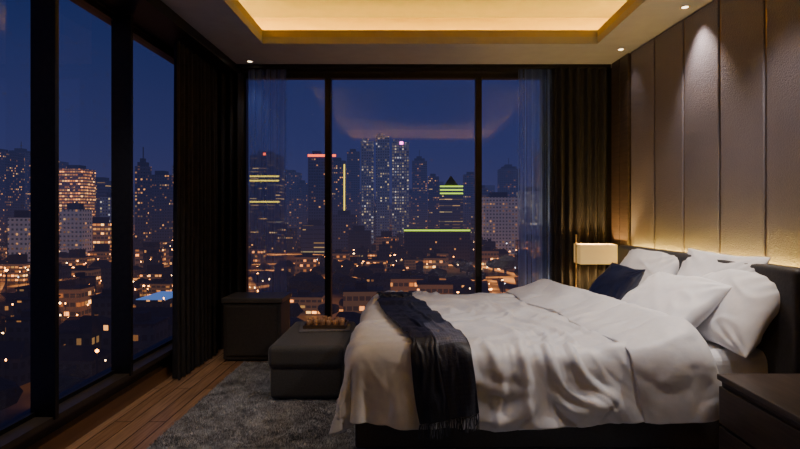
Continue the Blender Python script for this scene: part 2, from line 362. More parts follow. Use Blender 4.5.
def throwmat():
    m,nt,b=newmat('woven_navy'); 
    co=coords(nt,(1,1,1)); no=N(nt,'ShaderNodeTexNoise'); no.inputs['Scale'].default_value=120; nt.links.new(co,no.inputs[0])
    at=N(nt,'ShaderNodeAttribute'); at.attribute_name='stripe'; al=N(nt,'ShaderNodeAttribute'); al.attribute_name='along'
    a=MA(nt,'GREATER_THAN',MA(nt,'SINE',MA(nt,'MULTIPLY',at.outputs['Fac'],150)),-.1)
    c=MA(nt,'GREATER_THAN',MA(nt,'SINE',MA(nt,'MULTIPLY',al.outputs['Fac'],480)),.0)
    rng=MA(nt,'MULTIPLY',MA(nt,'GREATER_THAN',at.outputs['Fac'],.50),MA(nt,'LESS_THAN',at.outputs['Fac'],.97))
    rg2=MA(nt,'MULTIPLY',MA(nt,'GREATER_THAN',al.outputs['Fac'],.58),MA(nt,'LESS_THAN',al.outputs['Fac'],.80))
    wk=MA(nt,'ADD',MA(nt,'MULTIPLY',rg2,.85),.12)
    pat=MA(nt,'ADD',MA(nt,'MULTIPLY',a,.22),MA(nt,'ADD',MA(nt,'MULTIPLY',c,.22),.35))
    f=MA(nt,'MULTIPLY',MA(nt,'MULTIPLY',MA(nt,'MULTIPLY',pat,rng),wk),MA(nt,'MULTIPLY',no.outputs[0],1.6))
    mx=N(nt,'ShaderNodeMix',data_type='RGBA'); nt.links.new(f,mx.inputs[0]); mx.inputs[6].default_value=(.006,.008,.020,1); mx.inputs[7].default_value=(.20,.21,.30,1)
    nt.links.new(mx.outputs[2],b.inputs['Base Color']); b.inputs['Roughness'].default_value=.5; b.inputs['Sheen Weight'].default_value=.03
    bp=N(nt,'ShaderNodeBump'); bp.inputs['Strength'].default_value=.5; bp.inputs['Distance'].default_value=.004; nt.links.new(no.outputs[0],bp.inputs['Height']); nt.links.new(bp.outputs[0],b.inputs['Normal'])
    return m
m_throw=throwmat(); throw.data.materials.clear(); throw.data.materials.append(m_throw)
at=throw.data.attributes.new('stripe','FLOAT','POINT'); al=throw.data.attributes.new('along','FLOAT','POINT')
for i in range(len(throw.data.vertices)): at.data[i].value=(i%29)/28; al.data[i].value=(i//29)/110
m_fr=simple('fringe_yarn',(.025,.028,.045),(.06,.065,.09),.8,15,.1)
bm=bmesh.new()
for i in range(len(hem)-1):
    for k in range(2):
        p=hem[i].lerp(hem[i+1],k/2); L=random.uniform(.06,.085); r=.0034; q=p.copy(); pts=[p]
        for s in range(4):
            q=q+Vector((random.uniform(-.005,.005),random.uniform(-.005,.002),-L/4)); pts.append(q)
        rings=[[bm.verts.new(c+Vector((r*math.cos(t*2.094),r*math.sin(t*2.094),0))) for t in range(3)] for c in pts]
        for a,b in zip(rings,rings[1:]):
            for t in range(3): bm.faces.new((a[t],a[(t+1)%3],b[(t+1)%3],b[t]))
c=throw.location.copy()
for v in bm.verts:v.co-=c
o=fin('fringe',bm,m_fr,c,0,True); child(o,throw); o["label"]="dark twisted tassel fringe"

# ------------------------------------------------------------------ bed
bed=empty('bed',(.85,3.86,0),'large bed with dark upholstered headboard and platform base','bed')
bm=bmesh.new(); r=[( MX0,MY0),(1.98,MY0),(1.90,MY1),(MX0,MY1)]
lo=[bm.verts.new((x,y,.27)) for x,y in r]; hi=[bm.verts.new((x,y,MZ)) for x,y in r]
bm.faces.new(lo[::-1]); bm.faces.new(hi)
for i in range(4): bm.faces.new((lo[i],lo[(i+1)%4],hi[(i+1)%4],hi[i]))
bmesh.ops.subdivide_edges(bm,edges=list(bm.edges),cuts=1)
bmesh.ops.bevel(bm,geom=[e for e in bm.edges if e.calc_face_angle(0)>.5],offset=.06,segments=5,profile=.5,affect='EDGES')
bmesh.ops.triangulate(bm,faces=list(bm.faces))
for _ in range(5):
    es=[e for e in bm.edges if e.calc_length()>.05 and max(v.co.x for v in e.verts)>1.2]
    if not es: break
    bmesh.ops.subdivide_edges(bm,edges=es,cuts=1,use_grid_fill=False); bmesh.ops.triangulate(bm,faces=[f for f in bm.faces if len(f.verts)>3])
bm.normal_update()
for v in bm.verts:
    x,y,z=v.co
    if x>1.2:
        c1=noise.noise(((x*.5+y*.85)*7,(x-y)*1.8,z*3)); v.co+=v.normal*(ridge(c1)*.014)*min(1,(x-1.2)*4)
fin('mattress',bm,m_pillow,(0,0,0),0,True,bed)["label"]="mattress in a rumpled white fitted sheet"
box('bed_base',MX0+.02,1.95,MY0+.0,MY1,.06,.27,m_leather,.02,3,parent=bed)
for x in (MX0+.2,1.7):
    for y in (MY0+.15,MY1-.15): box('leg',x-.04,x+.04,y-.04,y+.04,0,.06,m_black,parent=bed)
hx=WR(3.75)
box('headboard',hx-.235,hx-.115,2.70,4.72,.05,1.06,m_leather,.035,4,parent=bed,rz=AR)

def pillow_mesh(W,H,T,seed,mat,sag=.12):
    nu,nv=56,42; V=[];Fc=[];idx={}
    for side in (1,-1):
        for i in range(nu+1):
            for j in range(nv+1):
                x=2*i/nu-1; y=2*j/nv-1
                if side==-1 and (i in(0,nu) or j in(0,nv)): idx[side,i,j]=idx[1,i,j]; continue
                px=x*W/2*(1-.05*(1-y*y)*abs(x)**3); py=y*H/2*(1-.06*(1-x*x)*abs(y)**3)
                h=(max(0,1-abs(x)**2.9)**.56)*(max(0,1-abs(y)**2.6)**.56)
                ang=math.atan2(abs(y)-1.05,abs(x)-1.05); rr=math.hypot(abs(x)-1.05,abs(y)-1.05)
                wv=noise.noise((x*1.6+y*.8,y*1.1-x*.5,seed*3+side*2))
                wr=math.sin(ang*17+seed+3*wv)*math.exp(-rr*2.2)*.12+(1-min(1,abs(wv)*6))*.08*(1-h*.3)
                z=side*T/2*(h*(1-sag*y)+wr*min(1,h*2.5))
                q=(px+.008*noise.noise((seed,y*2,1)),py+.010*noise.noise((x*2,seed,0)),z+.03*noise.noise((x*1.0,y*1.0,seed)))
                idx[side,i,j]=len(V); V.append(q)
        for i in range(nu):
            for j in range(nv):
                q=(idx[side,i,j],idx[side,i+1,j],idx[side,i+1,j+1],idx[side,i,j+1])
                Fc.append(q if side==1 else q[::-1])
    me=bpy.data.meshes.new('pillow'); me.from_pydata(V,[],Fc); me.materials.append(mat)
    for p in me.polygons:p.use_smooth=True
    return me
def place_pillow(name,c,tilt,yaw,size,label,mat=None,roll=0,seed=1):
    t=R(tilt); W_=Vector((0,-1,0)); H_=Vector((math.cos(t),0,math.sin(t))); n=W_.cross(H_)
    M=Matrix((W_,H_,n)).transposed().to_4x4(); M=Matrix.Rotation(R(yaw),4,'Z')@M@Matrix.Rotation(R(roll),4,'Z')
    o=link(bpy.data.objects.new(name,pillow_mesh(*size,seed,mat or m_pillow))); o.matrix_world=Matrix.Translation(c)@M
    s=o.modifiers.new('s','SUBSURF'); s.levels=1; s.render_levels=1
    tag(o,label,'pillow'); return o
gp="white bed pillows"
for i,a in enumerate([
 ('pillow',(1.78,4.14,.84),62,3,(.82,.49,.20),'plump white pillow leaning on the headboard beside the lamp'),
 ('pillow',(1.89,3.36,.87),70,4,(.80,.49,.17),'large white pillow leaning upright against the headboard'),
 ('pillow',(1.86,3.16,.81),56,4,(.76,.54,.21),'large white pillow slumped beside the dark nightstand'),
 ('pillow',(1.60,3.38,.770),40,5,(.78,.50,.21),'white pillow resting low against the other pillows')]):
    o=place_pillow(*a,seed=i+1); o["group"]=gp
place_pillow('cushion',(1.45,3.88,.79),54,4,(.52,.43,.13),'small navy satin cushion leaning on white pillows',m_navy,seed=9)["category"]='cushion'

# ------------------------------------------------------------------ nightstands / lamp
def nightstand(y0,y1,x0,x1,zt,label):
    e=empty('nightstand',((x0+x1)/2,(y0+y1)/2,0),label,'nightstand')
    box('body',x0+.02,x1,y0+.01,y1-.01,.08,zt-.035,m_stand,.004,2,parent=e)
    box('top',x0,x1,y0,y1,zt-.03,zt,m_stand,.006,2,parent=e)
    h=(zt-.05-.1)/2
    for k in range(2):
        z=.1+k*(h+.005)
        box('drawer',x0-.0,x0+.02,y0+.02,y1-.02,z,z+h-.012,m_stand,.004,2,parent=e)
    box('plinth',x0+.05,x1-.03,y0+.04,y1-.04,0,.08,m_black,parent=e)
    return e
nightstand(2.08,2.68,1.53,2.12,.54,'dark walnut two-drawer nightstand beside the bed')
nightstand(4.87,5.17,1.42,1.86,.58,'dark walnut nightstand under the table lamp beside curtain')
lx,ly=1.70,4.99
lamp=empty('table_lamp',(lx,ly,.58),'brass table lamp with rectangular cream fabric shade','lamp')
box('base',lx-.22,lx-.08,ly-.06,ly+.06,.58,.595,m_brass,.004,2,parent=lamp)
box('pole',lx-.170,lx-.160,ly-.005,ly+.005,.59,1.14,m_brass,parent=lamp)
box('arm',lx-.165,lx+.01,ly-.005,ly+.005,1.025,1.035,m_brass,parent=lamp)
box('socket',lx-.012,lx+.012,ly-.012,ly+.012,.98,1.03,m_brass,parent=lamp)
def shademat():
    m,nt,b=newmat('lamp_shade_fabric'); b.inputs['Base Color'].default_value=(.50,.40,.22,1); b.inputs['Roughness'].default_value=.9
    b.inputs['Emission Color'].default_value=(1,.66,.24,1); b.inputs['Emission Strength'].default_value=.36
    co=coords(nt,(1,1,1)); no=N(nt,'ShaderNodeTexNoise'); no.inputs['Scale'].default_value=150; nt.links.new(co,no.inputs[0]); bp=N(nt,'ShaderNodeBump'); bp.inputs['Strength'].default_value=.2; nt.links.new(no.outputs[0],bp.inputs['Height']); nt.links.new(bp.outputs[0],b.inputs['Normal'])
    return m
m_shade=shademat()
boxes('lamp_shade',[(lx-.155,lx+.185,ly-.10,ly-.095,.87,1.05),(lx-.155,lx+.185,ly+.095,ly+.10,.87,1.05),(lx-.155,lx-.15,ly-.1,ly+.1,.87,1.05),(lx+.18,lx+.185,ly-.1,ly+.1,.87,1.05)],m_shade,lamp,(lx,ly,.87))
def light(name,type,loc,power,col,parent=None,**k):
    l=bpy.data.lights.new(name,type); l.energy=power; l.color=col
    for a,b in k.items(): setattr(l,a,b)
    o=bpy.data.objects.new(name,l); o.location=loc; link(o)
    if parent: child(o,parent)
    return o
light('lamp_bulb','POINT',(lx,ly,.95),38,(1,.60,.20),lamp,shadow_soft_size=.03)

def downlight(x,y,z,power,spread=60,col=(1,.84,.72),tgt=None):
    e=empty('downlight',(x,y,z),'small round recessed ceiling downlight','ceiling light',group='recessed downlights')
    lathe('trim_ring',[(.024,-.001),(.033,-.004),(.035,0),(.024,.0)],m_brass,(x,y,z-.001),20,e)
    lathe('lens',[(.0,-.002),(.022,-.002),(.022,.0)],m_lens,(x,y,z-.001),20,e)
    o=light('bulb','SPOT',(x,y,z-.02),power,col,e,spot_size=R(spread),spot_blend=.9,shadow_soft_size=.03)
    if tgt: o.rotation_euler=(Vector(tgt)-Vector((x,y,z))).to_track_quat('-Z','Y').to_euler()
downlight(1.93,3.77,2.799,85,74,tgt=(2.07,3.72,1.2),col=(1,.82,.66))
downlight(1.86,4.75,2.799,5,70,tgt=(1.95,4.75,1.2))
downlight(1.90,2.75,2.799,130,90,tgt=(1.1,3.4,.6),col=(1,.86,.74))  # out of view, added to light the bed
downlight(-1.56,5.13,2.799,9,70)
downlight(1.06,2.4,3.149,125,58,tgt=(1.0,3.55,.6),col=(1,.93,.93))  # unseen spot added in the tray ceiling to light the bed
downlight(-1.50,2.9,2.799,85,80,tgt=(-1.6,3.5,0),col=(1,.82,.62))

# ------------------------------------------------------------------ bench
bench=empty('bench',(-.74,4.2,0),'low charcoal upholstered bench at the foot of the bed','bench')
box('base',-1.005,-.495,3.765,4.635,.03,.28,m_bench,.03,4,parent=bench)
box('seat',-1.02,-.48,3.75,4.65,.245,.405,m_bench,.05,7,parent=bench)
for x in (-.93,-.57):
    for y in (3.87,4.53): box('leg',x-.025,x+.025,y-.025,y+.025,.0,.035,m_black,parent=bench)
tx,ty,tz=-.70,4.36,.406
tag(box('folded_cloth',tx-.21,tx+.19,ty-.17,ty+.15,tz,tz+.012,simple('grey_cloth',(.10,.095,.11),(.17,.16,.18),.9,60,.3),.004,2,rz=.15),'grey folded cloth under the tray on the bench','cloth')
m_tray2=simple('tray_wood',(.05,.03,.02),(.10,.06,.035),.4,12,.05,stretch=(1,6,1))
tr=boxes('serving_tray',[(tx-.17,tx+.17,ty-.11,ty+.11,tz+.014,tz+.024),(tx-.17,tx+.17,ty-.11,ty-.10,tz+.024,tz+.04),(tx-.17,tx+.17,ty+.1,ty+.11,tz+.024,tz+.04),(tx-.17,tx-.16,ty-.1,ty+.1,tz+.024,tz+.04),(tx+.16,tx+.17,ty-.1,ty+.1,tz+.024,tz+.04)],m_tray2,None,(tx,ty,tz+.014))
tag(tr,'dark wooden serving tray holding small amber cups','tray')
m_amber=simple('amber_glaze',(.26,.11,.05),(.62,.36,.2),.25,20,.03)
for i in range(6):
    for j in range(3):
        x=tx-.13+i*.052+random.uniform(-.005,.005); y=ty-.06+j*.06; s=random.uniform(.72,1.05)
        o=lathe('cup',[(.014*s,0),(.018*s,.004),(.021*s,.03*s),(.020*s,.055*s),(.017*s,.055*s),(.018*s,.03*s),(.013*s,.012),(.0,.012)],m_amber,(x,y,tz+.0245),18)
        tag(o,'small amber glazed cup on the wooden tray','cup',group='amber cups on the tray')

cb=empty('side_cabinet',(-1.44,4.98,0),'black leather-clad box side table beside the window drape','side table')
box('body',-1.70,-1.18,4.80,5.17,.02,.525,m_leather,.01,2,parent=cb)
box('lid',-1.715,-1.165,4.785,5.18,.53,.575,m_black,.01,3,parent=cb)
box('door',-1.67,-1.21,4.785,4.80,.06,.50,m_leather,.006,2,parent=cb)
box('plinth',-1.67,-1.2,4.83,5.15,0,.02,m_black,parent=cb)

# ------------------------------------------------------------------ rug
def rugmat():
    m,nt,b=newmat('shag_rug'); co=coords(nt)
    n1=N(nt,'ShaderNodeTexNoise'); n1.inputs['Scale'].default_value=8; n1.inputs['Detail'].default_value=6; n1.inputs['Distortion'].default_value=1.0; n2=N(nt,'ShaderNodeTexNoise'); n2.inputs['Scale'].default_value=60; n2.inputs['Detail'].default_value=3
    nt.links.new(co,n1.inputs[0]); nt.links.new(co,n2.inputs[0])
    f=MA(nt,'ADD',MA(nt,'MULTIPLY',n1.outputs[0],.75),MA(nt,'MULTIPLY',n2.outputs[0],.25))
    cr=N(nt,'ShaderNodeValToRGB'); cr.color_ramp.elements[0].position=.34; cr.color_ramp.elements[1].position=.68
    cr.color_ramp.elements[0].color=(.10,.105,.125,1); cr.color_ramp.elements[1].color=(.46,.48,.56,1)
    nt.links.new(f,cr.inputs[0]); nt.links.new(cr.outputs[0],b.inputs['Base Color']); b.inputs['Roughness'].default_value=.95
    return m
m_rug=rugmat()
RX0,RX1,RY0,RY1=-1.50,1.45,1.7,4.74
import numpy as np
rs=np.random.RandomState(3)
nb=220000
x=rs.uniform(RX0,RX1,nb); y=rs.uniform(RY0,RY1,nb); 
keep=((x<-.2)|(y<2.85))&(y>2.3); x=x[keep]; y=y[keep]; nb=len(x)
ang=rs.uniform(0,6.283,nb); lean=rs.uniform(.0,.020,nb); la=np.sin(x*13)*1.2+np.cos(y*11)*1.2+rs.uniform(-2.4,2.4,nb); h=rs.uniform(.020,.031,nb); wd=rs.uniform(.0018,.0034,nb)
V=np.zeros((nb,3,3)); cxs,sns=np.cos(ang)*wd,np.sin(ang)*wd
V[:,0]=np.stack([x-cxs,y-sns,np.full(nb,.008)],1); V[:,1]=np.stack([x+cxs,y+sns,np.full(nb,.008)],1); V[:,2]=np.stack([x+np.cos(la)*lean,y+np.sin(la)*lean,h],1)
V=V.reshape(-1,3); 
base=[(RX0,RY0,0.001),(RX1,RY0,0.001),(RX1,RY1,0.001),(RX0,RY1,0.001),(RX0,RY0,.012),(RX1,RY0,.012),(RX1,RY1,.012),(RX0,RY1,.012)]
nv=len(V); verts=V.tolist()+base; faces=[(3*i,3*i+1,3*i+2) for i in range(nb)]+[tuple(nv+k for k in f) for f in ((0,3,2,1),(4,5,6,7),(0,1,5,4),(1,2,6,5),(2,3,7,6),(3,0,4,7))]
me=bpy.data.meshes.new('rug'); me.from_pydata(verts,[],faces); me.materials.append(m_rug)
rug=link(bpy.data.objects.new('rug',me)); tag(rug,'mottled grey shag rug under the bed and bench','rug','stuff')

# ------------------------------------------------------------------ city
GZ=-50.0; DS=2.6
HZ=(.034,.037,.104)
def paint_haze(nt,shader,out,scale=1150.):  # distance haze painted into the material as emission growing with world Y
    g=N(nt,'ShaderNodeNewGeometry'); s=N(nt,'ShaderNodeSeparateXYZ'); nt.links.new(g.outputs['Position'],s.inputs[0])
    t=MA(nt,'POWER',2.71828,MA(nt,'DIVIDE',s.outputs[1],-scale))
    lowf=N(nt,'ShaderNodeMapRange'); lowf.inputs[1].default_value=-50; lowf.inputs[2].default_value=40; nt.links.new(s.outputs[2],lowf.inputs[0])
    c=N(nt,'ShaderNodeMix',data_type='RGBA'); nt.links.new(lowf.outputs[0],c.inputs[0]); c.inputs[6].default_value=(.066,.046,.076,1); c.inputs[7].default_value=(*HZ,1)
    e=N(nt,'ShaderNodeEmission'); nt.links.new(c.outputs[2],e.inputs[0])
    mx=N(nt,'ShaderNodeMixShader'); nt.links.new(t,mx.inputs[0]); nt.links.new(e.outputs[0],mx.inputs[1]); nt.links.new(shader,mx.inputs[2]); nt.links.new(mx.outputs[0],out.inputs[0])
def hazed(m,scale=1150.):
    nt=m.node_tree; paint_haze(nt,nt.nodes['Principled BSDF'].outputs[0],nt.nodes['Material Output'],scale); m.cycles.emission_sampling='NONE'; return m
def facade(name,wall,cw,ch,dens,s,c1,c2,mu=(.2,.8),mv=(.3,.75),amb=0.0,k=1.0):
    cw*=1.5*k; ch*=1.5*k
    m,nt,b=newmat(name)
    tc=N(nt,'ShaderNodeTexCoord'); sp=N(nt,'ShaderNodeSeparateXYZ'); nt.links.new(tc.outputs['Object'],sp.inputs[0])
    g=N(nt,'ShaderNodeNewGeometry'); gs=N(nt,'ShaderNodeSeparateXYZ'); nt.links.new(g.outputs['Normal'],gs.inputs[0])
    u=MA(nt,'DIVIDE',MA(nt,'ADD',sp.outputs[0],MA(nt,'ADD',sp.outputs[1],500.3)),cw); v=MA(nt,'DIVIDE',MA(nt,'ADD',sp.outputs[2],.01),ch)
    fu=MA(nt,'FRACT',u); fv=MA(nt,'FRACT',v)
    mask=MA(nt,'MULTIPLY',MA(nt,'MULTIPLY',MA(nt,'GREATER_THAN',fu,mu[0]),MA(nt,'LESS_THAN',fu,mu[1])),MA(nt,'MULTIPLY',MA(nt,'GREATER_THAN',fv,mv[0]),MA(nt,'LESS_THAN',fv,mv[1])))
    mask=MA(nt,'MULTIPLY',mask,MA(nt,'LESS_THAN',gs.outputs[2],.5))
    oi=N(nt,'ShaderNodeObjectInfo'); cb=N(nt,'ShaderNodeCombineXYZ')
    nt.links.new(MA(nt,'FLOOR',u),cb.inputs[0]); nt.links.new(MA(nt,'FLOOR',v),cb.inputs[1]); nt.links.new(MA(nt,'MULTIPLY',oi.outputs['Random'],97),cb.inputs[2])
    wn=N(nt,'ShaderNodeTexWhiteNoise'); nt.links.new(cb.outputs[0],wn.inputs[0]); ws=N(nt,'ShaderNodeSeparateXYZ'); nt.links.new(wn.outputs['Color'],ws.inputs[0])
    cb2=N(nt,'ShaderNodeCombineXYZ'); nt.links.new(MA(nt,'FLOOR',MA(nt,'DIVIDE',u,4.0)),cb2.inputs[0]); nt.links.new(MA(nt,'FLOOR',v),cb2.inputs[1]); nt.links.new(MA(nt,'MULTIPLY',oi.outputs['Random'],53),cb2.inputs[2])
    w2=N(nt,'ShaderNodeTexWhiteNoise'); nt.links.new(cb2.outputs[0],w2.inputs[0])
    nn=N(nt,'ShaderNodeTexNoise'); nn.inputs['Scale'].default_value=.03; nt.links.new(tc.outputs['Object'],nn.inputs[0])
    dn=MA(nt,'MULTIPLY',MA(nt,'POWER',MA(nt,'MULTIPLY',nn.outputs[0],2),2.5),dens)
    dn=MA(nt,'ADD',dn,MA(nt,'MULTIPLY',MA(nt,'LESS_THAN',w2.outputs['Value'],dens*.5),.8))
    dn=MA(nt,'MULTIPLY',dn,MA(nt,'ADD',.35,MA(nt,'MULTIPLY',oi.outputs['Random'],1.2)))
    lit=MA(nt,'LESS_THAN',wn.outputs['Value'],dn)
    mx=N(nt,'ShaderNodeMix',data_type='RGBA'); nt.links.new(ws.outputs[0],mx.inputs[0]); mx.inputs[6].default_value=(*c1,1); mx.inputs[7].default_value=(*c2,1)
    br=MA(nt,'ADD',MA(nt,'MULTIPLY',MA(nt,'POWER',ws.outputs[1],3.5),1.9),.15)
    st_=MA(nt,'MULTIPLY',MA(nt,'MULTIPLY',lit,mask),MA(nt,'MULTIPLY',br,s))
    wc=N(nt,'ShaderNodeMix',data_type='RGBA'); nt.links.new(mask,wc.inputs[0]); wc.inputs[6].default_value=(*wall,1); wc.inputs[7].default_value=(.02,.025,.04,1)
    nt.links.new(wc.outputs[2],b.inputs['Base Color']); b.inputs['Roughness'].default_value=.7
    ec=N(nt,'ShaderNodeMix',data_type='RGBA'); nt.links.new(MA(nt,'MULTIPLY',lit,mask),ec.inputs[0]); ec.inputs[6].default_value=(*wall,1); nt.links.new(mx.outputs[2],ec.inputs[7])
    nt.links.new(ec.outputs[2],b.inputs['Emission Color'])
    nt.links.new(MA(nt,'ADD',st_,MA(nt,'MULTIPLY',MA(nt,'SUBTRACT',1,MA(nt,'MULTIPLY',mask,.6)),amb)),b.inputs['Emission Strength'])  # amb: ambient night light painted on the walls as emission
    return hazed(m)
OR=(1,.38,.08); YE=(1,.70,.26); WH=(.75,.82,1)
F={'dark':facade('facade_dark',(.07,.08,.14),2.4,2.9,.17,1.6,OR,YE,amb=.05),
   'far':facade('facade_far',(.10,.12,.22),3.0,3.2,.14,.9,OR,YE,amb=.08),
   'grid':facade('facade_grid',(.22,.24,.38),2.6,3.0,.36,1.0,YE,WH,(.22,.78),(.3,.8),amb=.13),
   'white':facade('facade_pale',(.50,.44,.48),2.6,2.8,.22,.9,OR,YE,(.25,.75),(.35,.8),amb=.15),
   'orange':facade('facade_orange',(.20,.09,.05),2.6,3.0,.50,3.4,(1,.28,.04),(1,.5,.12),(.1,.9),amb=.5),
   'band':facade('facade_banded',(.07,.08,.13),9,3.6,.2,1.2,(1,.50,.1),(.9,.8,.35),(.02,.98),(.4,.65),amb=.05),
   'low':facade('facade_low',(.040,.044,.068),2.2,2.8,.07,1.7,OR,YE,amb=.03,k=.8),
   'lowlit':facade('facade_low_lit',(.20,.09,.04),2.4,2.6,.30,3.4,(1,.26,.04),(1,.5,.12),(.1,.9),amb=.45,k=.8)}
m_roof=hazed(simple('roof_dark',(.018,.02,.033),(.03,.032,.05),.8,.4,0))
def glow(n,c,s): return emis(n,c,s,True)
G={'red':glow('sign_red',(1,.10,.03),3),'yellow':glow('sign_yellow',(1,.72,.06),2),'green':glow('sign_green',(.65,1,.06),1.4),'magenta':glow('beacon_magenta',(1,.1,.6),10),'orange':glow('lamp_orange',(1,.34,.05),18),'warm':glow('lamp_warm',(1,.58,.22),14),'white':glow('lamp_white',(.85,.9,1),8),'blue':glow('roof_blue',(.22,.42,1),.45)}
placed=[]
def tower(p0,p1,yt,Y,style,depth=None,crown='box',cat='office tower',name='office_tower',label=None,base=GZ,chk=False,ds=DS):
    Y=Y*ds
    x0=(p0-412)/533*Y; x1=(p1-412)/533*Y; zt=1.35+(212-yt)/533*Y; w_=x1-x0; d_=depth or max(10,w_*.8); h=zt-base
    cx,cy=(x0+x1)/2,Y+d_/2
    if chk and any(abs(cx-a)<(w_+c)/2+3 and abs(cy-b)<(d_+d)/2+3 for a,b,c,d in placed): return None
    placed.append((cx,cy,w_,d_))
    e=empty(name,(cx,cy,base),label or 'distant high-rise with scattered lit windows at night',cat)
    box('tower_body',cx-w_/2,cx+w_/2,cy-d_/2,cy+d_/2,base,zt-(1.5 if crown else 0),F[style],parent=e)
    if crown=='box': boxes('roof_plant',[(cx-w_/2-.2,cx+w_/2+.2,cy-d_/2-.2,cy+d_/2+.2,zt-1.5,zt-1),(cx-w_*.28,cx+w_*.2,cy-d_*.3,cy+d_*.3,zt-1,zt+5)],m_roof,e,(cx,cy,zt-1.5))
    if crown=='mast': boxes('roof_plant',[(cx-w_*.35,cx+w_*.35,cy-d_*.35,cy+d_*.35,zt-1.5,zt+4),(cx-w_*.2,cx+w_*.15,cy-d_*.2,cy+d_*.2,zt+4,zt+9),(cx-.5,cx+.5,cy-.5,cy+.5,zt+9,zt+24)],m_roof,e,(cx,cy,zt-1.5))
    if crown=='flat': boxes('roof_plant',[(cx-w_/2-.4,cx+w_/2+.4,cy-d_/2-.4,cy+d_/2+.4,zt-1.5,zt+1),(cx-w_*.42,cx+w_*.1,cy-d_*.36,cy+d_*.36,zt+1,zt+6)],F[style],e,(cx,cy,zt-1.5))
    return e,cx,cy,w_,d_,zt
def strip(e,x0,x1,y0,y1,z0,z1,g,name='light_band'): boxes(name,[(x0,x1,y0,y1,z0,z1)],G[g],e,((x0+x1)/2,(y0+y1)/2,z0))
e,cx,cy,w_,d_,zt=tower(250,279,154,330,'band',label='dark tower with amber light bands')
for dz in (37,44,78): strip(e,cx-w_/2-.3,cx+w_/2+.3,cy-d_/2-.6,cy-d_/2-.1,zt-dz,zt-dz+2.2,'yellow')
strip(e,cx-2,cx+2,cy-d_/2-.6,cy-d_/2-.1,zt-2,zt+2,'red')
tower(281,299,172,460,'far')
e,cx,cy,w_,d_,zt=tower(308,325,154,300,'dark',label='tower with glowing red rooftop sign band')
strip(e,cx-w_/2,cx+w_/2+16,cy-d_/2-1,cy-d_/2-.1,zt-4,zt-.6,'red')
e,cx,cy,w_,d_,zt=tower(329,345,160,380,'dark',label='tower edged by a vertical yellow light line')
strip(e,cx+w_/2-2.2,cx+w_/2,cy-d_/2-1,cy-d_/2-.1,zt-94,zt-8,'yellow')
tower(347,359,151,430,'far')
at_=dict(name='apartment_tower',cat='apartment tower')
tower(361,373,142,330,'grid',crown='flat',label='tall apartment tower with dense lit grid',**at_)
tower(376,389,137,340,'grid',crown='flat',label='tallest flat-topped apartment tower with lit windows',**at_)
e,cx,cy,w_,d_,zt=tower(392,409,143,325,'grid',crown='flat',label='tall apartment tower with magenta rooftop beacon',**at_)
strip(e,cx-1,cx+4,cy-d_/2-1,cy-d_/2,zt-2,zt+2,'magenta')
tower(412,427,160,450,'far',crown='mast'); tower(428,439,176,420,'dark')
e,cx,cy,w_,d_,zt=tower(440,463,187,350,'band',crown=None,label='office tower with glowing yellow pyramid roof')
bm=bmesh.new(); bmesh.ops.create_cone(bm,segments=4,radius1=w_*.5,radius2=.6,depth=20,cap_ends=True)
bmesh.ops.rotate(bm,verts=bm.verts,matrix=Matrix.Rotation(R(45),3,'Z'))
fin('pyramid_roof',bm,simple('pyramid_copper',(.2,.2,.1),(.3,.3,.12),.6,1,0),(cx,cy,zt+10),0,False,e)
for z in (-12,-6,0): strip(e,cx-w_*.5,cx+w_*.5,cy-d_/2-1,cy-d_/2-.1,zt+z,zt+z+2.2,'green')
tower(464,479,174,440,'far'); tower(484,519,196,250,'white',label='pale hotel block with rows of lit windows',name='hotel_block',cat='building'); tower(521,552,190,300,'grid'); tower(500,520,168,460,'far',crown='mast'); tower(540,575,150,420,'dark')
e,cx,cy,w_,d_,zt=tower(404,470,229,200,'low',crown=None,depth=14,label='long low hall with glowing green roofline',name='market_hall',cat='building')
strip(e,cx-w_/2,cx+w_/2,cy-d_/2-1,cy-d_/2-.1,zt-2,zt-.6,'green')
lb=dict(name='office_block',cat='building',label='low office block glowing orange')
tower(262,292,228,260,'low'); tower(301,328,224,250,'band'); tower(332,356,214,280,'dark'); tower(348,370,230,240,'low'); tower(376,398,236,230,'lowlit',**lb)
tower(472,486,218,270,'band'); tower(520,550,240,210,'lowlit',**lb)
tower(-40,1,150,330,'dark'); tower(4,26,152,420,'far',crown='mast')
tower(8,27,216,180,'white',label='pale residential block with warm windows',name='residential_block',cat='building')
tower(59,84,168,300,'orange',label='tower glowing with rows of orange windows')
tower(60,82,208,200,'white',label='pale residential block with warm windows',name='residential_block',cat='building')
tower(86,108,180,340,'band'); tower(28,55,160,380,'dark'); tower(100,122,196,290,'grid'); tower(135,147,165,265,'dark',crown='mast'); tower(149,169,174,290,'dark',label='dark tower edged with orange lights')
tower(135,160,248,190,'orange',**lb); tower(172,200,165,330,'grid'); tower(205,240,180,300,'band')
tower(84,108,222,210,'orange',**lb); tower(0,24,262,150,'lowlit',**lb); tower(62,84,256,170,'lowlit',**lb); tower(140,164,272,150,'lowlit',**lb); tower(88,108,250,180,'lowlit',**lb)
e,cx,cy,w_,d_,zt=tower(136,166,300,150,'low',crown=None,depth=24,label='low hall with pale blue lit roof',name='sports_hall',cat='building',ds=1.6)
boxes('roof',[(cx-w_/2,cx+w_/2,cy-12,cy+12,zt,zt+.4)],G['blue'],e,(cx,cy,zt))
rnd=random.Random(11)
for i in range(190):
    px=rnd.uniform(-60,620); Y=rnd.uniform(360,950); wpx=rnd.uniform(5,17); tower(px,px+wpx,rnd.triangular(176,222,208),Y,rnd.choice(['far','far','dark','low','grid','band']),crown=('box',None,'box','mast','flat')[i%5],chk=True)
m_street=hazed(simple('street_painted_glow',(.05,.04,.035),(.07,.05,.04),.8,.05,0))
pb=m_street.node_tree.nodes['Principled BSDF']; pb.inputs['Emission Color'].default_value=(1,.33,.06,1)
